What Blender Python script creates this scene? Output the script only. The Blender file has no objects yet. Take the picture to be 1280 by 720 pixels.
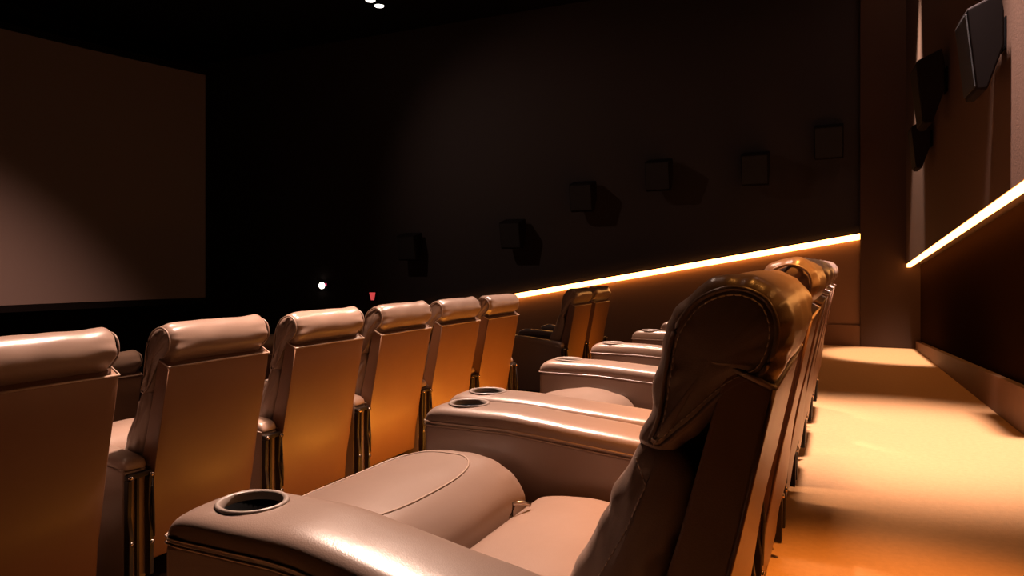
import bpy, bmesh, math, random
from mathutils import Vector, noise
S = bpy.context.scene
C = bpy.context.collection
random.seed(3)
TH = math.atan(423/900.0); cs, sn = math.cos(TH), math.sin(TH)
EYE = 1.02                                   # floor of the near row is z = 0; X runs to the rear of the hall, Y along the rows

# ------------------------------------------------------------------ camera, world, exposure
cam = bpy.data.cameras.new('camera'); co = bpy.data.objects.new('camera', cam); C.objects.link(co)
co.location = (0, 0, EYE); co.rotation_euler = (math.pi/2, 0, TH)
cam.sensor_width = 36; cam.lens = 900/1280*36; cam.shift_y = -29/1280; cam.clip_start = .02
S.camera = co
w = bpy.data.worlds.new('world'); S.world = w; w.use_nodes = True
w.node_tree.nodes['Background'].inputs[0].default_value = (1, .7, .55, 1)
w.node_tree.nodes['Background'].inputs[1].default_value = .0
S.cycles.diffuse_bounces = 1
vs = S.view_settings
vs.view_transform = 'Standard'; vs.look = 'None'; vs.gamma = 1; vs.use_curve_mapping = False; vs.exposure = 0

# ------------------------------------------------------------------ lamps of the hall, with added lights
def aim(o, tgt):
    o.rotation_euler = (Vector(tgt)-o.location).to_track_quat('-Z', 'Y').to_euler()
def spot(name, loc, tgt, power, col, ang, blend=.6, r=.05):
    l = bpy.data.lights.new(name, 'SPOT'); l.energy = power; l.color = col
    l.spot_size = math.radians(ang); l.spot_blend = blend; l.shadow_soft_size = r
    o = bpy.data.objects.new(name, l); C.objects.link(o); o.location = loc; aim(o, tgt); return o
def area(name, loc, tgt, power, col, sx, sy, spread=180):
    l = bpy.data.lights.new(name, 'AREA'); l.energy = power; l.color = col
    l.spread = math.radians(spread); l.shape = 'RECTANGLE'; l.size = sx; l.size_y = sy
    o = bpy.data.objects.new(name, l); C.objects.link(o); o.location = loc; aim(o, tgt); return o
WARM = (1, .69, .54); GOLD = (1, .50, .13); ORG = (1, .33, .03)
spot('aisle_light', (.45, 8.7, 4.7), (.50, 9.15, 0), 2600, (1,.74,.62), 23, .5, .08)
spot('aisle_light', (.45, 4.9, 4.7), (.28, 4.8, 0), 3600, (1,.73,.68), 38, .9, .08)
spot('aisle_light', (.80, 2.1, 4.7), (.25, 1.9, .5), 1700, (1,.37,.07), 31, .8, .08)  # added lamp, throws gold on the nearest headrest and foreground floor
# downlights over the seats, plus one added light
spot('seat_light', (-2.1, 3.5, 4.7), (-1.93, 1.95, 0.4), 2900, WARM, 51, .5, .10)
area('seat_light', (-2.33, 3.4, 4.75), (-2.62, 3.4, 1.0), 55, (1,.64,.45), .12, 4.6, 46)  # added long light to brighten the headrests of the row ahead
spot('seat_light', (-2.1, 7.0, 4.7), (-2.0, 5.2, 0.4), 2600, WARM, 50, .6, .10)
# added low lights, out of view, giving the backs ahead an orange glow
for y, p, z in ((1.5, .25, -.12), (2.3, .5, -.12), (3.1, 1.7, -.05), (3.9, 4.2, .1), (4.7, 4.6, .15), (5.5, 4.8, .2), (7.6, 3, .3)):
    area('added_low_light', (-2.1, y, -.31), (-2.72, y, z), p, ORG, .7, .03, 115)
spot('screen_wash', (-4.5, 4.0, 4.8), (-10.8, 4.0, -2.4), 1250, (1,.54,.40), 66, .7, .2)  # added spot, its soft cone edge shapes the light pool on the screen
spot('wall_wash', (-7.2, 6.6, 4.8), (-3.6, 10.1, 1.1), 140, (1,.72,.6), 82, 1, .05)
area('wall_wash', (.55, 7.9, 4.88), (.75, 7.9, 1.6), 7, (1,.62,.50), 3.4, .05)

# ------------------------------------------------------------------ materials
def mat(name, col, rough=.5, metal=0, bump=None, emit=None, var=None, spec=.5, coat=0):
    m = bpy.data.materials.new(name); m.use_nodes = True; nt = m.node_tree; b = nt.nodes['Principled BSDF']
    b.inputs['Base Color'].default_value = (*col, 1); b.inputs['Roughness'].default_value = rough
    b.inputs['Metallic'].default_value = metal; b.inputs['Specular IOR Level'].default_value = spec
    if coat: b.inputs['Coat Weight'].default_value = coat; b.inputs['Coat Roughness'].default_value = .25
    tc = nt.nodes.new('ShaderNodeTexCoord')
    if emit:
        b.inputs['Emission Color'].default_value = (*emit[0], 1); b.inputs['Emission Strength'].default_value = emit[1]
    if var:
        n = nt.nodes.new('ShaderNodeTexNoise'); n.inputs['Scale'].default_value = var[0]; n.inputs['Detail'].default_value = 4
        r = nt.nodes.new('ShaderNodeMix'); r.data_type = 'RGBA'
        r.inputs[6].default_value = (*[c*(1-var[1]) for c in col], 1); r.inputs[7].default_value = (*[min(1, c*(1+var[1])) for c in col], 1)
        nt.links.new(tc.outputs['Object'], n.inputs['Vector']); nt.links.new(n.outputs['Fac'], r.inputs[0]); nt.links.new(r.outputs[2], b.inputs['Base Color'])
    if bump:
        prev = None
        for sc, st, kind in bump:
            if kind == 'v':
                n = nt.nodes.new('ShaderNodeTexVoronoi'); out = n.outputs['Distance']
            else:
                n = nt.nodes.new('ShaderNodeTexNoise'); out = n.outputs['Fac']; n.inputs['Detail'].default_value = 3
            n.inputs['Scale'].default_value = sc
            nt.links.new(tc.outputs['Object'], n.inputs['Vector'])
            bp = nt.nodes.new('ShaderNodeBump'); bp.inputs['Strength'].default_value = st; bp.inputs['Distance'].default_value = .01
            nt.links.new(out, bp.inputs['Height'])
            if prev: nt.links.new(prev.outputs[0], bp.inputs['Normal'])
            prev = bp
        nt.links.new(prev.outputs[0], b.inputs['Normal'])
    return m
M = {}
M['leather'] = mat('taupe_leather', (.24,.162,.128), .29, bump=[(7,.18,'n'),(420,.05,'v')], var=(5,.10), spec=.55)
M['shell'] = mat('back_panel_leather', (.19,.095,.055), .37, bump=[(3,.35,'n'),(420,.05,'v')], var=(4,.10))
M['thread'] = mat('pale_thread', (.55,.42,.33), .5)
M['black'] = mat('black_plastic', (.0015,.0012,.0012), .9, spec=.05)
M['blackgloss'] = mat('black_gloss', (.014,.009,.007), .42, spec=.3)
M['ring'] = mat('cup_ring', (.26,.20,.17), .4)
M['steel'] = mat('steel', (.45,.36,.3), .25, 1)
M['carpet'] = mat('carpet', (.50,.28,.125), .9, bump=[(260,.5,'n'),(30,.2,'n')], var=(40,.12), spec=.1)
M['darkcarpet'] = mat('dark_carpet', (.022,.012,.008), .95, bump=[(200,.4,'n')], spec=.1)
M['wallfab'] = mat('wall_fabric', (.050,.040,.038), .95, bump=[(150,.2,'n')], spec=.05)
M['walldark'] = mat('wall_dark', (.010,.008,.008), .9, spec=.1)
M['wallbrown'] = mat('wall_brown', (.13,.075,.05), .85, bump=[(60,.15,'n')], spec=.1)
M['gloss'] = mat('wainscot', (.02,.009,.004), .7, bump=[(5,.1,'n')], spec=0)
M['kerb'] = mat('kerb', (.16,.07,.03), .6, var=(8,.15))
M['screen'] = mat('screen_cloth', (.30,.24,.22), .95, spec=.05)
M['speaker'] = mat('speaker_cabinet', (.016,.012,.011), .8, spec=.04)
M['grille'] = mat('speaker_grille', (.014,.011,.010), .8, bump=[(300,.4,'v')])
M['led'] = mat('led', (1,.7,.4), .5, emit=((1,.40,.10), 10))
M['lamp'] = mat('lamp', (1,1,1), .5, emit=((1,.9,.8), 6))
M['pink'] = mat('pink_lens', (.5,.02,.08), .5, emit=((1,.05,.2), .8))
M['red'] = mat('red_lens', (.6,.05,.05), .5, emit=((1,.10,.10), .6))

# ------------------------------------------------------------------ helpers
def obj(name, bm, m, parent=None, smooth=True, bevel=0, sub=0):
    me = bpy.data.meshes.new(name)
    bmesh.ops.recalc_face_normals(bm, faces=bm.faces)
    bm.to_mesh(me); bm.free(); me.materials.append(m)
    if smooth:
        for p in me.polygons: p.use_smooth = True
    o = bpy.data.objects.new(name, me); C.objects.link(o)
    if bevel:
        b = o.modifiers.new('bevel', 'BEVEL'); b.width = bevel; b.segments = 3; b.limit_method = 'ANGLE'; b.harden_normals = False
    if sub:
        s = o.modifiers.new('sub', 'SUBSURF'); s.levels = sub; s.render_levels = sub
    if parent: o.parent = parent
    return o
def tag(o, label=None, cat=None, group=None, kind=None):
    if label: o['label'] = label
    if cat: o['category'] = cat
    if group: o['group'] = group
    if kind: o['kind'] = kind
    return o
def empty(name, loc=(0,0,0), rz=0):
    o = bpy.data.objects.new(name, None); C.objects.link(o); o.location = loc; o.rotation_euler = (0,0,rz); o.empty_display_size = .1
    return o
def copy_tree(o, parent=None):
    c = o.copy(); C.objects.link(c); c.parent = parent
    for ch in list(o.children): copy_tree(ch, c)
    return c
def add_box(bm, x0, x1, y0, y1, z0, z1):
    vsn = [bm.verts.new(p) for p in ((x0,y0,z0),(x1,y0,z0),(x1,y1,z0),(x0,y1,z0),(x0,y0,z1),(x1,y0,z1),(x1,y1,z1),(x0,y1,z1))]
    for f in ((0,3,2,1),(4,5,6,7),(0,1,5,4),(1,2,6,5),(2,3,7,6),(3,0,4,7)): bm.faces.new([vsn[i] for i in f])
    return vsn
def add_hexa(bm, pts):
    vsn = [bm.verts.new(p) for p in pts]
    for f in ((0,3,2,1),(4,5,6,7),(0,1,5,4),(1,2,6,5),(2,3,7,6),(3,0,4,7)): bm.faces.new([vsn[i] for i in f])
def add_prism(bm, prof, y0, y1):                     # prof: (x,z)
    a = [bm.verts.new((x, y0, z)) for x, z in prof]; b = [bm.verts.new((x, y1, z)) for x, z in prof]
    n = len(prof)
    for i in range(n): bm.faces.new((a[i], a[(i+1) % n], b[(i+1) % n], b[i]))
    bm.faces.new(a[::-1]); bm.faces.new(b)
def add_tube(bm, pts, r, seg=6, closed=False, radii=None):
    pts = [Vector(p) for p in pts]; n = len(pts); rings = []
    for i, p in enumerate(pts):
        a = pts[(i-1) % n] if closed or i > 0 else p; b = pts[(i+1) % n] if closed or i < n-1 else p
        t = (b-a).normalized(); up = Vector((0,0,1)) if abs(t.z) < .9 else Vector((1,0,0))
        u = t.cross(up).normalized(); v = t.cross(u)
        rr = radii[i] if radii else r
        rings.append([bm.verts.new(p + rr*(math.cos(k*2*math.pi/seg)*u + math.sin(k*2*math.pi/seg)*v)) for k in range(seg)])
    for i in range(n if closed else n-1):
        A, B = rings[i], rings[(i+1) % n]
        if closed and i == n-1:                      # line the last ring up with the first
            off = min(range(seg), key=lambda s: sum((A[k].co-B[(k+s) % seg].co).length for k in range(seg)))
            B = [B[(k+off) % seg] for k in range(seg)]
        for k in range(seg): bm.faces.new((A[k], A[(k+1) % seg], B[(k+1) % seg], B[k]))
    if not closed: bm.faces.new(rings[0][::-1]); bm.faces.new(rings[-1])
def add_lathe(bm, prof, cx, cy, seg=32, cap=True):   # prof: (r,z)
    rings = [[bm.verts.new((cx+r*math.cos(k*2*math.pi/seg), cy+r*math.sin(k*2*math.pi/seg), z)) for k in range(seg)] for r, z in prof]
    for A, B in zip(rings, rings[1:]):
        for k in range(seg): bm.faces.new((A[k], A[(k+1) % seg], B[(k+1) % seg], B[k]))
    if cap: bm.faces.new(rings[0][::-1]); bm.faces.new(rings[-1])
def smooth_prof(p, k=4):                             # closed Catmull-Rom
    n = len(p); out = []
    for i in range(n):
        p0, p1, p2, p3 = [Vector(p[(i+j) % n]) for j in (-1, 0, 1, 2)]
        for s in range(k):
            t = s/k
            out.append(.5*((2*p1)+(p2-p0)*t+(2*p0-5*p1+4*p2-p3)*t*t+(3*p1-p0-3*p2+p3)*t**3))
    return out
def inset(pr, e):
    n = len(pr); out = []
    A = sum(pr[i].x*pr[(i+1) % n].y-pr[(i+1) % n].x*pr[i].y for i in range(n))
    sg = 1 if A > 0 else -1
    for i in range(n):
        t = (pr[(i+1) % n]-pr[i-1]).normalized(); nn = Vector((-t.y, t.x))*sg
        out.append(pr[i]+nn*e)
    return out
def puff(prof, y0, y1, R, bulge=.012, wr=0, gather=0, ny=8, k=4, seed=0, center=None):
    """upholstered cushion: closed side profile swept along y with rounded, slightly domed ends"""
    bm = bmesh.new(); pr = smooth_prof(prof, k); n = len(pr)
    cen = Vector(center) if center else sum(pr, Vector((0,0)))/n
    secs = []
    N = 5
    for i in range(N+1):
        a = math.pi/2*i/N; secs.append((y0+R*(1-math.sin(a)), R*(1-math.cos(math.pi/2-a)) if False else R*(1-math.sin(a)), a))
    front = [(y0+R*(1-math.cos(math.pi/2*i/N)), R*(1-math.sin(math.pi/2*i/N))) for i in range(N+1)]
    mid = [(y0+R+(y1-y0-2*R)*j/ny, 0) for j in range(1, ny)]
    back = [(y1-(y-y0), e) for y, e in front[::-1]]
    rings = []
    def ring(y, pts): return [bm.verts.new((q.x, y, q.y)) for q in pts]
    base = inset(pr, R)
    caps = []
    for f, b in ((.25, 1), (.6, .8), (.85, .4)):
        caps.append(ring(y0-bulge*b, [cen+(q-cen)*f for q in base]))
    rings += caps
    for y, e in front+mid+back: rings.append(ring(y, inset(pr, e)))
    for f, b in ((.85, .4), (.6, .8), (.25, 1)):
        rings.append(ring(y1+bulge*b, [cen+(q-cen)*f for q in base]))
    for A, B in zip(rings, rings[1:]):
        for i in range(n): bm.faces.new((A[i], A[(i+1) % n], B[(i+1) % n], B[i]))
    for Rg, s in ((rings[0], -1), (rings[-1], 1)):
        c = bm.verts.new((cen.x, (y0 if s < 0 else y1)+s*bulge*1.05, cen.y))
        for i in range(n): bm.faces.new((Rg[i], Rg[(i+1) % n], c))
    if wr or gather:
        bm.normal_update()
        for v in bm.verts:
            d = 0; p = v.co+Vector((seed, 0, 0))
            d += wr*(noise.noise(p*9)+.5*noise.noise(p*22))
            ed = min(v.co.y-y0, y1-v.co.y)
            g = math.exp(-((ed-R*.6)/(R*1.1))**2)
            ang = math.atan2(v.co.z-cen.y, v.co.x-cen.x)
            if v.co.y < y0 or v.co.y > y1: g *= min(1, math.hypot(v.co.z-cen.y, v.co.x-cen.x)/.11)**3
            d += gather*g*noise.noise(Vector((math.cos(ang)*7+seed, math.sin(ang)*7, p.y*3)))
            v.co += v.normal*d
    return bm
def ring_path(prof, y, e, k=4): return [(q.x, y, q.y) for q in inset(smooth_prof(prof, k), e)]
def dashes(bm, pts, r, on=.008, gap=.005, closed=False):
    """one continuous sewing thread, thick on the surface and thin where it dips"""
    pts = [Vector(p) for p in pts] + ([Vector(pts[0])] if closed else [])
    cum = [0]
    for a, b in zip(pts, pts[1:]): cum.append(cum[-1]+(b-a).length)
    def at(s):
        for i in range(len(cum)-1):
            if s <= cum[i+1]: return pts[i].lerp(pts[i+1], (s-cum[i])/max(1e-9, cum[i+1]-cum[i]))
        return pts[-1]
    s = 0; P = []; Rr = []
    while s+on+gap < cum[-1]:
        for q, rr in ((0, r), (on, r), (on+.0006, r*.2), (on+gap-.0006, r*.2)): P.append(at(s+q)); Rr.append(rr)
        s += on+gap
    add_tube(bm, P, r, 5, False, Rr)
def cut(o, cutter_bm):
    me = bpy.data.meshes.new('cut'); bmesh.ops.recalc_face_normals(cutter_bm, faces=cutter_bm.faces); cutter_bm.to_mesh(me); cutter_bm.free()
    c = bpy.data.objects.new('cut', me); C.objects.link(c)
    md = o.modifiers.new('b', 'BOOLEAN'); md.object = c; md.solver = 'EXACT'
    bpy.context.view_layer.update(); dg = bpy.context.evaluated_depsgraph_get()
    nm = bpy.data.meshes.new_from_object(o.evaluated_get(dg)); o.modifiers.clear(); old = o.data; o.data = nm; nm.name = o.name
    bpy.data.objects.remove(c); bpy.data.meshes.remove(me)
def px(x, y, v=None, u=None):
    """point of the hall seen at image (x,y) on the plane X=v or Y=u"""
    r = (x-640)/900
    if u is None: u = v*(cs + r*sn)/(r*cs-sn)
    else: v = u*(r*cs-sn)/(cs+r*sn)
    return Vector((v, u, EYE+(331-y)/900*(u*cs-v*sn)))

# ------------------------------------------------------------------ the hall
def struct(name, bm, m, smooth=False, bevel=0):
    o = obj(name, bm, m, smooth=smooth, bevel=bevel); o['kind'] = 'structure'; return o
def wall_x(u): return .94 + (5.2-u)*.0471            # foot of the rear wall
FAR = 10.1
bm = bmesh.new()
add_hexa(bm, [(-1.3,-3,-.25),(wall_x(-3)+.3,-3,-.25),(wall_x(FAR)+.3,FAR+.2,-.25),(-1.3,FAR+.2,-.25),(-1.3,-3,0),(wall_x(-3)+.3,-3,0),(wall_x(FAR)+.3,FAR+.2,0),(-1.3,FAR+.2,0)])
struct('floor', bm, M['carpet'])
R1, R0 = -.35, -.75
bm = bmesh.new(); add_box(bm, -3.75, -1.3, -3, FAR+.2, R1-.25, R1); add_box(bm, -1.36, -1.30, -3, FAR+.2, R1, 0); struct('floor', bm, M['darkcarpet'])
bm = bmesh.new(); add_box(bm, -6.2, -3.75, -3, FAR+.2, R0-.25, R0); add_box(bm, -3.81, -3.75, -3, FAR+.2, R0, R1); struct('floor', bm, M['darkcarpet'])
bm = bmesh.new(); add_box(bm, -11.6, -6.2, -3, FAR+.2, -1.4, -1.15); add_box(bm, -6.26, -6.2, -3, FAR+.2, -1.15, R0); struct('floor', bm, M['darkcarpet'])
CE = 4.92
bm = bmesh.new(); add_box(bm, -11.6, 1.8, -3, FAR+.2, CE, CE+.1); struct('ceiling', bm, M['walldark'])
bm = bmesh.new(); add_box(bm, -11.6, -11.4, -3, FAR+.2, -1.4, CE); struct('wall_front', bm, M['walldark'])
bm = bmesh.new(); add_box(bm, -11.4, 1.6, -3.2, -3, -1.4, CE); struct('wall_left', bm, M['walldark'])
bm = bmesh.new(); add_box(bm, -11.4, 1.2, FAR, FAR+.2, -1.4, CE); struct('wall_right', bm, M['wallfab'])
k = .12; PR = -.10                                    # wainscot plane, upper panel proud of it
def led_z(u): return EYE + .42 + (u-5.2)*(-.42/4.75)
bm = bmesh.new(); a_, b_ = wall_x(-3), wall_x(FAR)
add_hexa(bm, [(a_+k,-3,0),(a_+k+.2,-3,0),(b_+k+.2,FAR,0),(b_+k,FAR,0),(a_+k,-3,CE),(a_+k+.2,-3,CE),(b_+k+.2,FAR,CE),(b_+k,FAR,CE)])
add_hexa(bm, [(a_+PR,-3,led_z(-3)+.01),(a_+k+.1,-3,led_z(-3)+.01),(b_+k+.1,FAR,led_z(FAR)+.01),(b_+PR,FAR,led_z(FAR)+.01),(a_+PR,-3,CE),(a_+k+.1,-3,CE),(b_+k+.1,FAR,CE),(b_+PR,FAR,CE)])
struct('wall_back', bm, M['wallbrown'])
# pilaster at the far end of the aisle
bm = bmesh.new(); add_box(bm, .11, wall_x(FAR)+k, FAR-.12, FAR, 0, CE); struct('trim_1', bm, mat('pilaster_paint', (.055,.022,.008), .85), bevel=.01)
# rear light line: height above the floor along the wall
def kerb_h(u): return .28 + (u-5.2)*(-.19/4.9)
ua, ub = -2.9, 9.97
bm = bmesh.new()                                      # glossy dark wainscot below the light line
x_ = lambda u, d: wall_x(u)+d
add_hexa(bm, [(x_(ua,.05),ua,0),(x_(ua,k),ua,0),(x_(ub,k),ub,0),(x_(ub,.05),ub,0),(x_(ua,.05),ua,led_z(ua)-.01),(x_(ua,k),ua,led_z(ua)-.01),(x_(ub,k),ub,led_z(ub)-.01),(x_(ub,.05),ub,led_z(ub)-.01)])
struct('trim_2', bm, M['gloss'])
bm = bmesh.new()
add_hexa(bm, [(x_(ua,0),ua,0),(x_(ua,.05),ua,0),(x_(ub,.05),ub,0),(x_(ub,0),ub,0),(x_(ua,0),ua,kerb_h(ua)),(x_(ua,.05),ua,kerb_h(ua)),(x_(ub,.05),ub,kerb_h(ub)),(x_(ub,0),ub,kerb_h(ub))])
struct('baseboard_back', bm, M['kerb'])
def strip(name, a, b, out, m, hgt=.03, o0=0, o1=.03):
    """thin bar from a to b, 'out' is the horizontal direction away from the wall"""
    o = Vector(out); bm = bmesh.new(); a = Vector(a); b = Vector(b); dn = Vector((0,0,-hgt))
    add_hexa(bm, [a+dn+o*o0, a+dn+o*o1, b+dn+o*o1, b+dn+o*o0, a+o*o0, a+o*o1, b+o*o1, b+o*o0])
    return obj(name, bm, m, smooth=False)
o = strip('led_strip', (x_(1.2,PR+.05),1.2,led_z(1.2)+.008), (x_(ub,PR+.05),ub,led_z(ub)+.008), (-1,0,0), M['led'], .035, .0, .045)
tag(o, 'glowing light strip on the wall at the right edge, above the carpeted aisle', 'light strip')
# far side wall: sloping light line with a wainscot below it
A = px(1075, 292, u=FAR-.07); B = px(600, 375, u=FAR-.07); sl = (A.z-B.z)/(A.x-B.x)
xe = -6.6; ze = A.z+sl*(xe-A.x)
bm = bmesh.new()
add_hexa(bm, [(xe,FAR-.06,-1.15),(A.x,FAR-.06,-.3),(A.x,FAR,-.3),(xe,FAR,-1.15),(xe,FAR-.06,ze-.01),(A.x,FAR-.06,A.z-.01),(A.x,FAR,A.z-.01),(xe,FAR,ze-.01)])
struct('trim_3', bm, mat('far_wainscot', (.20,.095,.045), .7))
o = strip('led_strip', (xe,FAR-.06,ze), (A.x,FAR-.06,A.z), (0,-1,0), M['led'], .075, .02, .055)
tag(o, 'long glowing light strip sloping down the far wall toward the screen', 'light strip')
tag(strip('trim_5', (xe,FAR-.06,ze+.015), (A.x,FAR-.06,A.z+.015), (0,-1,0), M['walldark'], .014, 0, .06), kind='structure')
bm = bmesh.new(); add_box(bm, -1.25, .11, FAR-.10, FAR-.06, 0, .26); struct('baseboard_right', bm, M['kerb'])

# curved screen
bm = bmesh.new()
Rs = 23.6; ccy = 3.0; edge_u = 8.93; half = edge_u-ccy; cx0 = -10.0-0 ; 
def scx(u): return -10.0 - (math.sqrt(Rs**2-(u-ccy)**2)-math.sqrt(Rs**2-half**2))
n = 40; rows = []
for i in range(n+1):
    u = ccy-half*.97+2*half*.985*i/n if False else (-2.9+(edge_u+2.9)*i/n)
    rows.append([bm.verts.new((scx(u)+dx, u, z)) for dx, z in ((0,EYE-.56),(0,EYE+3.25),(-.05,EYE+3.25),(-.05,EYE-.56))])
for a, b in zip(rows, rows[1:]):
    for j in range(4): bm.faces.new((a[j], a[(j+1)%4], b[(j+1)%4], b[j]))
bm.faces.new(rows[0]); bm.faces.new(rows[-1][::-1])
o = obj('cinema_screen', bm, M['screen'], smooth=False)
tag(o, 'large blank curved cinema screen in dim brownish light on the front wall', 'screen')
bm = bmesh.new()                                      # frame round it carried on the front wall
for z0, z1 in ((EYE-.66, EYE-.565), (EYE+3.255, EYE+3.35)):
    prev = None
    for i in range(n):
        u0 = -2.9+(edge_u+2.95)*i/n; u1 = -2.9+(edge_u+2.95)*(i+1)/n
        add_hexa(bm, [(-11.4,u0,z0),(scx(min(u0,8.9))+.02,u0,z0),(scx(min(u1,8.9))+.02,u1,z0),(-11.4,u1,z0),(-11.4,u0,z1),(scx(min(u0,8.9))+.02,u0,z1),(scx(min(u1,8.9))+.02,u1,z1),(-11.4,u1,z1)])
add_box(bm, -11.4, -9.98, edge_u+.005, edge_u+.08, EYE-.66, EYE+3.35)
struct('trim_4', bm, M['walldark'])

# ------------------------------------------------------------------ recliners
HEAD = [(-.085,.755),(-.070,.805),(-.060,.874),(-.047,.931),(-.0135,.980),(.03,1.004),(.0715,1.006),(.110,.986),(.127,.950),(.121,.912),(.092,.882),(.05,.848),(.0,.775),(-.045,.738)]
HEADN = HEAD[:8]+[(.129,.946),(.126,.90),(.104,.858),(.06,.832)]+HEAD[12:]
LUMB = [(-.075,.765),(-.112,.705),(-.145,.640),(-.188,.560),(-.226,.470),(-.236,.405),(-.2,.36),(-.11,.36),(-.065,.50),(-.02,.62),(.0,.71),(-.03,.762)]
SHELL = [(.107,.851),(.082,.74),(.060,.64),(.036,.54),(.018,.45),(.0,.35),(-.018,.25),(-.03,.1),(-.12,.1),(-.115,.3),(-.07,.47),(-.02,.64),(.012,.76),(.040,.868),(.052,.878)]
def sc(P, s): return [(x, z if z < .42 else .42+(z-.42)*s) for x, z in P]

def armrest(root, yc, wd, xf, xr, zf=.64, zr=.595, fine=False):
    """box arm with padded top and a cup holder at its front"""
    ya, yb = yc-wd/2, yc+wd/2
    top = lambda x: zf+(zr-zf)*max(0, (x-(xf+.25))/(xr-xf-.25))
    n = 14; xs = [xf+(xr-xf)*i/n for i in range(n+1)]
    # body
    bm = bmesh.new()
    prof = [(xf+.008,.04)]+[(xf+.004,top(xf)-.05)]+[(x, top(x)-.046) for x in xs[1:-1]]+[(xr-.004,top(xr)-.05),(xr-.008,.04)]
    add_prism(bm, prof, ya+.004, yb-.004)
    cxx, rr = xf+.10, min(.05, wd*.36)
    body = obj('armrest', bm, M['leather'], root, smooth=False, bevel=.012)
    # padded top: cross sections along x
    bm = bmesh.new(); rings = []
    m = 9
    xs2 = [xf, xf+.008, xf+.022, xf+.045]+[xf+.045+(xr-xf-.09)*i/12 for i in range(1, 13)]+[xr-.022, xr-.008, xr]
    for x in xs2:
        e = min(x-xf, xr-x); k_ = 1-math.sqrt(max(0, 1-(1-min(1, e/.045))**2))
        dz = k_*.038; iy = k_*.014
        t = top(x)-dz; b0 = top(x)-.056
        pts = [(ya+iy, b0)]
        for j in range(m+1):
            a = math.pi*j/m; cy_ = -math.cos(a); sy_ = math.sin(a)
            ex = math.copysign(abs(cy_)**.55, cy_); ez = abs(sy_)**.5
            pts.append(((ya+yb)/2+ex*(wd/2-iy), b0+.010+(t-b0-.010)*ez))
        pts.append((yb-iy, b0))
        rings.append([bm.verts.new((x, y, z)) for y, z in pts])
    q = len(rings[0])
    for a, b in zip(rings, rings[1:]):
        for i in range(q): bm.faces.new((a[i], a[(i+1)%q], b[(i+1)%q], b[i]))
    bm.faces.new(rings[0][::-1]); bm.faces.new(rings[-1])
    if fine:
        bm.normal_update()
        for v in bm.verts:
            v.co.z += .0025*noise.noise(v.co*11)
    pad = obj('arm_pad', bm, M['leather'], body)
    md = pad.modifiers.new('s', 'SUBSURF'); md.levels = md.render_levels = 1
    zc = top(cxx)
    cb = bmesh.new(); add_lathe(cb, [(rr, zc-.10), (rr, zc+.05)], cxx, yc, 40); cut(pad, cb)
    cb = bmesh.new(); add_lathe(cb, [(rr, zc-.10), (rr, zc+.05)], cxx, yc, 40); cut(body, cb)
    for p in pad.data.polygons: p.use_smooth = True
    for p in body.data.polygons: p.use_smooth = False
    bm = bmesh.new()                                  # ring and cup
    add_lathe(bm, [(rr-.003, zc-.012), (rr-.001, zc+.001), (rr+.005, zc+.0022), (rr+.0075, zc-.001), (rr, zc-.012), (rr-.003, zc-.012)], cxx, yc, 40, cap=False)
    obj('cup_holder_ring', bm, M['ring'], body)
    bm = bmesh.new(); add_lathe(bm, [(.001, zc-.088), (rr-.006, zc-.088), (rr-.001, zc-.004), (rr+.0005, zc-.004), (rr+.0005, zc-.092), (.001, zc-.092)], cxx, yc, 40)
    obj('cup_well', bm, M['black'], body)
    bm = bmesh.new()                                  # twin seams under the pad
    for dz in ((.041, .051) if fine else (.048,)):
        loop = [(x, ya-.0003, top(x)-dz) for x in xs[:0:-1]]+[(xf+.034, ya, top(xf)-dz),(xf+.018, ya+.0022, top(xf)-dz),(xf+.006, ya+.0065, top(xf)-dz),(xf+.0015, ya+.014, top(xf)-dz),(xf-.0005, ya+.024, top(xf)-dz),(xf-.0005, yb-.024, top(xf)-dz),(xf+.0015, yb-.014, top(xf)-dz),(xf+.006, yb-.0065, top(xf)-dz),(xf+.018, yb-.0022, top(xf)-dz),(xf+.034, yb, top(xf)-dz)]+[(x, yb+.0003, top(x)-dz) for x in xs[1:]]
        if fine:
            add_tube(bm, loop, .0017, 6); 
        else: add_tube(bm, loop, .003, 6)
    obj('seam', bm, M['leather'] if not fine else mat_seam, body)
    return body
mat_seam = mat('seam_leather', (.36,.25,.19), .4)

def arm_bracket(root, yc, wd, xr, zr):
    """rear end of an arm: cap, dark band and uprights of the mechanism"""
    for d in (-1, 1):
        bm = bmesh.new(); yy = yc+d*wd*.42
        add_prism(bm, [(xr-.002,.06),(xr+.030,.06),(xr+.034,.25),(xr+.022,.33),(xr+.026,zr-.085),(xr-.002,zr-.085)], yy-.010, yy+.010)
        obj('rear_upright', bm, M['blackgloss'], root, smooth=False, bevel=.004)
    bm = bmesh.new(); add_box(bm, xr-.002, xr+.022, yc-wd*.50, yc+wd*.50, zr-.085, zr-.062)
    obj('rear_band', bm, M['blackgloss'], root, smooth=False, bevel=.005)
    bm = bmesh.new(); add_box(bm, xr-.002, xr+.010, yc-.007, yc+.007, .06, zr-.085)
    obj('rear_rib', bm, M['blackgloss'], root, smooth=False, bevel=.003)
    for d, z in ((-1, zr-.074), (1, zr-.080), (1, .20), (-1, .22)):
        bm = bmesh.new(); add_tube(bm, [(xr+.018, yc+d*wd*.42, z), (xr+.038, yc+d*wd*.42, z)], .009, 10)
        obj('bolt', bm, M['steel'], root)
    bm = bmesh.new(); add_tube(bm, [(xr+.02, yc+wd*.50, zr-.10), (xr+.036, yc+wd*.46, zr-.26), (xr+.03, yc+wd*.50, .22)], .006, 8)
    obj('cable', bm, M['blackgloss'], root)

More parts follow.
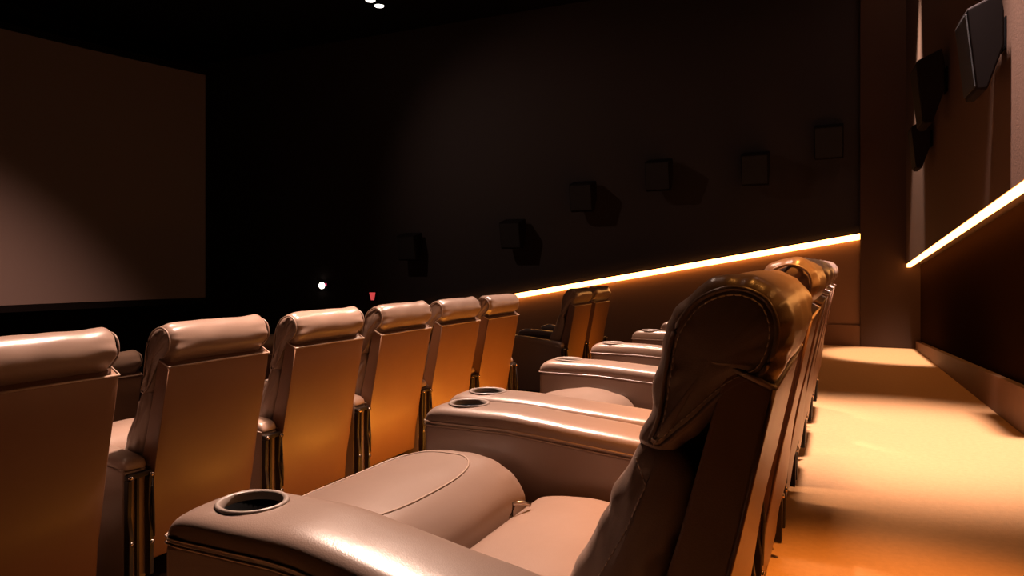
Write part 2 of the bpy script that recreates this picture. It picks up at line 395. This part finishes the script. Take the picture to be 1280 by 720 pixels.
def make_recliner(s=1.0, wd=.58, arms=(), fine=False, seat=None, seed=0, rear=False):
    root = empty('recliner_chair')
    h = wd/2
    hp, lp, sp = sc(HEAD if not fine else HEADN, s), sc(LUMB, s), sc(SHELL, s)
    head = obj('headrest', puff(hp, -h, h, .036 if fine else .05, .006, .006 if fine else .004, .009 if fine else .014, ny=12, k=5 if fine else 3, seed=seed), M['leather'], root, sub=1)
    back = obj('backrest', puff(lp, -h+.005, h-.005, .035, .006, .005, .010, ny=12, k=5 if fine else 3, seed=seed+5), M['leather'], root, sub=1)
    # rear shell, gently swollen
    bm = bmesh.new(); ys = [-h+2*h*q_/14 for q_ in range(15)]; rg = []
    for y in ys:
        rg.append([bm.verts.new((x+(.022*(1-(y/h)**2)*math.exp(-((z-.36)/.16)**2)+.004*noise.noise(Vector((y*4+seed,z*4,0))) if i < 8 else 0), y, z)) for i, (x, z) in enumerate(sp)])
    q = len(sp)
    for a, b in zip(rg, rg[1:]):
        for i in range(q): bm.faces.new((a[i], a[(i+1)%q], b[(i+1)%q], b[i]))
    bm.faces.new(rg[0][::-1]); bm.faces.new(rg[-1])
    shell = obj('back_panel', bm, M['shell'], root, bevel=.006, smooth=False)
    for p in shell.data.polygons: p.use_smooth = len(p.vertices) == 4
    tx, tz = sp[0]
    bm = bmesh.new()
    add_tube(bm, [(sp[14][0], -h, sp[14][1]), (tx, -h, tz+.002), (tx+.001, 0, tz+.004), (tx, h, tz+.002), (sp[14][0], h, sp[14][1])], .0045, 8)
    obj('piping', bm, mat_seam, shell)
    bm = bmesh.new(); add_tube(bm, [(x, -h, z) for x, z in sp[0:8]], .0035, 6)
    obj('edge_seam', bm, M['shell'], shell)
    # seams on the headrest ends
    for y, d in ((-h, -1), (h, 1)):
        bm = bmesh.new()
        add_tube(bm, ring_path(hp, y-d*.004, .020, 5), .0042, 6, True)
        obj('piping', bm, M['leather'], head)
    if fine:
        bm = bmesh.new(); dashes(bm, ring_path(hp, -h-.003, .029, 5), .0011, .007, .004, True)
        obj('stitching', bm, M['thread'], head)
        bm = bmesh.new(); path = [(x, -h-.004, z) for x, z in ((-.083,.74),(-.068,.70),(-.098,.63),(-.14,.555),(-.175,.47),(-.185,.4))]
        dashes(bm, path, .0012, .007, .004)
        obj('stitching', bm, M['thread'], back)
    # seat, knee roll, base, foot panel
    sa, sb = seat if seat else (-h, h)
    st = [(-.49,.44),(-.46,.468),(-.35,.478),(-.24,.472),(-.16,.45),(-.15,.38),(-.3,.33),(-.46,.34),(-.495,.38)]
    seatc = obj('seat', puff(st, sa, sb, .03, .004, .003, .004, seed=seed), M['leather'], root, sub=1)
    pf = [(-.92,.45),(-.89,.51),(-.78,.548),(-.66,.556),(-.57,.538),(-.515,.49),(-.505,.43),(-.54,.39),(-.7,.37),(-.89,.38)]
    pad = obj('leg_pad', puff(pf, sa, sb, .055, .004, .003, .005, ny=10, k=5, seed=seed+2), M['leather'], root, sub=1)
    if fine:
        bm = bmesh.new(); ym = (sa+sb)/2; hw = (sb-sa)/2-.075
        from mathutils.bvhtree import BVHTree
        bpy.context.view_layer.update(); dg = bpy.context.evaluated_depsgraph_get()
        bv = BVHTree.FromObject(pad, dg); path = []
        for i in range(49):
            a = -math.pi*.5+math.pi*2*i/48
            cx_, cy_ = math.cos(a), math.sin(a)
            X = -.72+.13*math.copysign(abs(cx_)**.6, cx_); Y = ym+hw*math.copysign(abs(cy_)**.6, cy_)
            hit = bv.ray_cast(Vector((X, Y, 1)), Vector((0,0,-1)))
            if hit[0]: path.append(hit[0]+Vector((0,0,.0005)))
        add_tube(bm, path, .0022, 6, True)
        obj('seam', bm, mat_seam, pad)
        bm = bmesh.new(); add_tube(bm, [(-.485, ym+.16, .455), (-.478, ym+.16, .487), (-.462, ym+.175, .488), (-.452, ym+.19, .480)], .0055, 8)
        obj('hinge', bm, M['steel'], pad)
    bm = bmesh.new(); add_box(bm, -.80, -.125, sa+.01, sb-.01, .05, .375)
    obj('base', bm, M['leather'], root, smooth=False, bevel=.012)
    for x, y in ((-.74, sa+.06), (-.74, sb-.06), (-.16, sa+.06), (-.16, sb-.06)):
        bm = bmesh.new(); add_lathe(bm, [(.022, 0), (.026, .055)], x, y, 16); obj('foot', bm, M['black'], root)
    for a in arms:
        b = armrest(root, a['y'], a['w'], a.get('xf', -.83), a.get('xr', -.10), a.get('zf', .64), a.get('zr', .60), fine)
        if rear: arm_bracket(b, a['y'], a['w'], a.get('xr', -.10), a.get('zr', .60))
    return root

XR2 = -.20                                            # x of the near row
def place(o, x, y, z, label, group, rz=0):
    o.location = (x, y, z); o.rotation_euler = (0,0,rz)
    tag(o, label, 'recliner', group); return o
G2 = 'recliners of the near row'
c = 1.32                                              # near chair, leaning back
o = make_recliner(1.0, .58, [dict(y=.87-c, w=.185, xf=-.77, xr=-.14, zf=.640, zr=.575), dict(y=1.745-c, w=.175, xf=-.85, xr=-.14, zf=.64, zr=.60)],
                  True, seat=(.970-c, 1.615-c), seed=1)
place(o, XR2, c, 0, 'nearest brown leather recliner, leaning back beside the aisle, its arm cut by the bottom edge', G2)
c = 2.33
o = make_recliner(1.055, .57, [dict(y=1.935-c, w=.175, xf=-.89, xr=-.045), dict(y=2.73-c, w=.17, xf=-.93, xr=-.045)], False, seat=(2.03-c, 2.64-c), seed=2, rear=True)
place(o, XR2, c, 0, 'second brown leather recliner of the near row, directly behind the nearest one', G2)
c3 = 3.08
proto = make_recliner(1.06, .50, [dict(y=.315, w=.13, xf=-.95, xr=-.045)], False, seat=(-.25, .245), seed=3, rear=True)
labs = ['third brown leather recliner of the near row, two beyond the nearest one',
        'fourth recliner of the near row, mostly hidden, only its pale arm top shows',
        'fifth recliner of the near row, nearly hidden behind the nearest headrest',
        'last recliner of the near row, farthest from the camera before the far wall']
for i, y in enumerate((c3, 3.81, 4.52, 5.23)):
    o = proto if i == 0 else copy_tree(proto)
    place(o, XR2, y, 0, labs[i], G2)

# front row seen from behind
XR1 = -2.62-.085; G1 = 'recliners seen from behind'
proto1 = make_recliner(1.195, .58, [dict(y=-.358, w=.115, xf=-.80, xr=.0, zf=.62, zr=.565)], False, seed=7, rear=True)
labs = ['recliner back cut off by the left edge of the photo',
        'recliner seen from behind, second from the left edge, big wrinkled headrest',
        'recliner seen from behind, third from the left edge',
        'recliner seen from behind, fourth from the left, glowing orange panel',
        'recliner seen from behind, fifth from the left, narrow orange panel',
        'recliner seen from behind, sixth, where the sloping light strip begins']
far = (1.904, 2.708, 3.474, 4.23, 4.95, 5.67)
for i, f in enumerate(far):
    if i == 5: o = make_recliner(1.195, .58, [dict(y=-.358, w=.115, xf=-.80, xr=.0, zf=.62, zr=.565), dict(y=.355, w=.115, xf=-.80, xr=.0, zf=.62, zr=.565)], False, seed=9, rear=True)
    else: o = proto1 if i == 0 else copy_tree(proto1)
    place(o, XR1, f-.29, R1, labs[i], G1)
proto7 = make_recliner(1.195, .54, [dict(y=-.33, w=.11, xf=-.80, xr=.0, zf=.62, zr=.565)], False, seed=12, rear=True)
place(proto7, XR1, 7.34, R1, 'recliner beyond the gap, left of the two thin orange backs', G1)
o = make_recliner(1.195, .54, [dict(y=-.33, w=.11, xf=-.80, xr=.0, zf=.62, zr=.565), dict(y=.33, w=.11, xf=-.80, xr=.0, zf=.62, zr=.565)], False, seed=14, rear=True)
place(o, XR1, 8.01, R1, 'recliner beyond the gap, right of the two thin orange backs', G1)
# the row in front of that, lower down
G0 = 'recliners of the lower row'
labs0 = ['recliner of the lower row, headrest showing between the first two backs',
         'lower row recliner hidden behind the second recliner back from the left',
         'lower row recliner peeping between the second and third backs',
         'lower row recliner hidden behind the third and fourth backs',
         'lower row recliner at the end of its block before the gap']
for i in range(5):
    o = copy_tree(proto1); place(o, -4.98, 3.47+.77*i, R0, labs0[i], G0)
o = copy_tree(proto7); place(o, -4.98, 8.55, R0, 'lower row recliner beyond the gap near the far wall', G0)

# ------------------------------------------------------------------ wall speakers
def make_speaker(w=.34, h=.46, d=.26):
    r = empty('wall_speaker')                         # local +x points away from the wall, origin at the wall
    bm = bmesh.new()
    y = w/2
    P = [(.07,-h*.5),(.16,-h*.56),(.07+d+.05,-h*.42),(.07+d*1.0+.06,h*.42),(.07+d*.6,h*.5),(.07,h*.5)]
    P = [(.05,h*.30),(.05+d*.1,h*.5),(.05+d,h*.36),(.05+d*.72,-h*.5),(.05+d*.45,-h*.5),(.05,-h*.05)]
    add_prism(bm, P, -y, y)
    cab = obj('cabinet', bm, M['speaker'], r, smooth=False, bevel=.012)
    bm = bmesh.new()
    a = Vector((.05+d, 0, h*.36)); b = Vector((.05+d*.72, 0, -h*.5)); nrm = Vector((h*.86, 0, -d*.28)).normalized()
    a2 = a.lerp(b, .05)+nrm*.001; b2 = a.lerp(b, .95)+nrm*.001
    Y = Vector((0, y*.92, 0)); t = nrm*.012
    add_hexa(bm, [b2-Y, b2-Y+t, b2+Y+t, b2+Y, a2-Y, a2-Y+t, a2+Y+t, a2+Y])
    obj('grille', bm, M['grille'], r, smooth=False, bevel=.004)
    bm = bmesh.new(); add_box(bm, 0, .012, -.06, .06, -.02, .14); add_box(bm, .008, .08, -.02, .02, .03, .08)
    obj('bracket', bm, M['black'], r, smooth=False, bevel=.003)
    return r
sp0 = make_speaker()
GS = 'black loudspeakers on the walls'
far_sp = [(511,308,'far wall speaker nearest the screen, leftmost of the row'), (640,292,'far wall speaker second from the screen, with a pale lit top edge'),
          (728,245,'far wall speaker third from the screen'), (823,218,'far wall speaker fourth from the screen'),
          (944,210,'far wall speaker fifth from the screen, very dim'), (1036,176,'far wall speaker highest and closest to the aisle, almost lost in the dark')]
for i, (x, y, lab) in enumerate(far_sp):
    o = sp0 if i == 0 else copy_tree(sp0)
    p = px(x, y, u=FAR-.2)
    tag(o, lab, 'speaker', GS); o.location = (p.x, FAR, p.z); o.rotation_euler = (0, 0, -math.pi/2)
def wallp(x, y, d=0):
    v = .95
    for _ in range(20):
        p = px(x, y, v=v); v = wall_x(p.y)+PR-d
    return p
for (x, y, scl, lab) in ((1226, 62, 1.45, 'rear wall speaker nearest the top right corner'), (1163, 114, 1.6, 'rear wall speaker second from the right edge, over the light strip'),
                     (1147, 182, 1.2, 'rear wall speaker farthest away, in the dark corner of the wall')):
    o = copy_tree(sp0); p = wallp(x, y, .12)
    tag(o, lab, 'speaker', GS); o.location = (wall_x(p.y)+PR, p.y, p.z); o.rotation_euler = (0, 0, math.pi+.047); o.scale = (scl*.5, scl*.72, scl*.85)

# ------------------------------------------------------------------ small lamps
def ceiling_spot(x, y, lab):
    zc = CE; depth = (zc-EYE)*900/(331-y); r = (x-640)/900*depth
    loc = (r*cs-depth*sn, depth*cs+r*sn, zc)
    o = empty('ceiling_lamp', loc); tag(o, lab, 'lamp', 'small ceiling lamps')
    bm = bmesh.new(); add_lathe(bm, [(.10,0),(.10,-.02),(.075,-.03),(.07,-.01)], 0, 0, 24); obj('rim', bm, M['black'], o)
    bm = bmesh.new(); add_lathe(bm, [(.07,-.012),(.068,-.034),(.03,-.045)], 0, 0, 24); obj('lens', bm, M['lamp'], o)
ceiling_spot(474, 5, 'small lit ceiling lamp at the top of the photo, the brighter right one')
ceiling_spot(463, -2, 'small lit ceiling lamp cut by the top edge, the left one')
p = px(404, 357, u=FAR-.03)
o = empty('wall_lamp', (p.x, FAR, p.z)); tag(o, 'tiny white lamp with a pink edge in the dark corner right of the screen', 'lamp')
bm = bmesh.new(); add_box(bm, -.11, .12, -.03, 0, -.08, .08); obj('housing', bm, M['black'], o, smooth=False, bevel=.01)
bm = bmesh.new(); add_tube(bm, [(-.02,-.055,0),(-.02,-.02,0)], .055, 20); l = obj('lens', bm, M['lamp'], o)
bm = bmesh.new(); add_box(bm, .045, .075, -.045, -.025, .0, .04); obj('indicator', bm, M['pink'], o, smooth=False, bevel=.004)
p = px(466, 370, u=FAR-.03)
o = empty('exit_light', (p.x, FAR, p.z)); tag(o, 'tiny red wedge light low on the far wall, above the fourth recliner back', 'lamp')
bm = bmesh.new(); add_box(bm, -.07, .07, -.03, 0, -.09, .08); obj('housing', bm, M['black'], o, smooth=False, bevel=.01)
bm = bmesh.new(); add_hexa(bm, [(-.03,-.045,-.07),(.03,-.045,-.07),(.03,-.03,-.07),(-.03,-.03,-.07),(-.055,-.06,.06),(.055,-.06,.06),(.055,-.03,.06),(-.055,-.03,.06)])
obj('lens', bm, M['red'], o, smooth=False, bevel=.004)
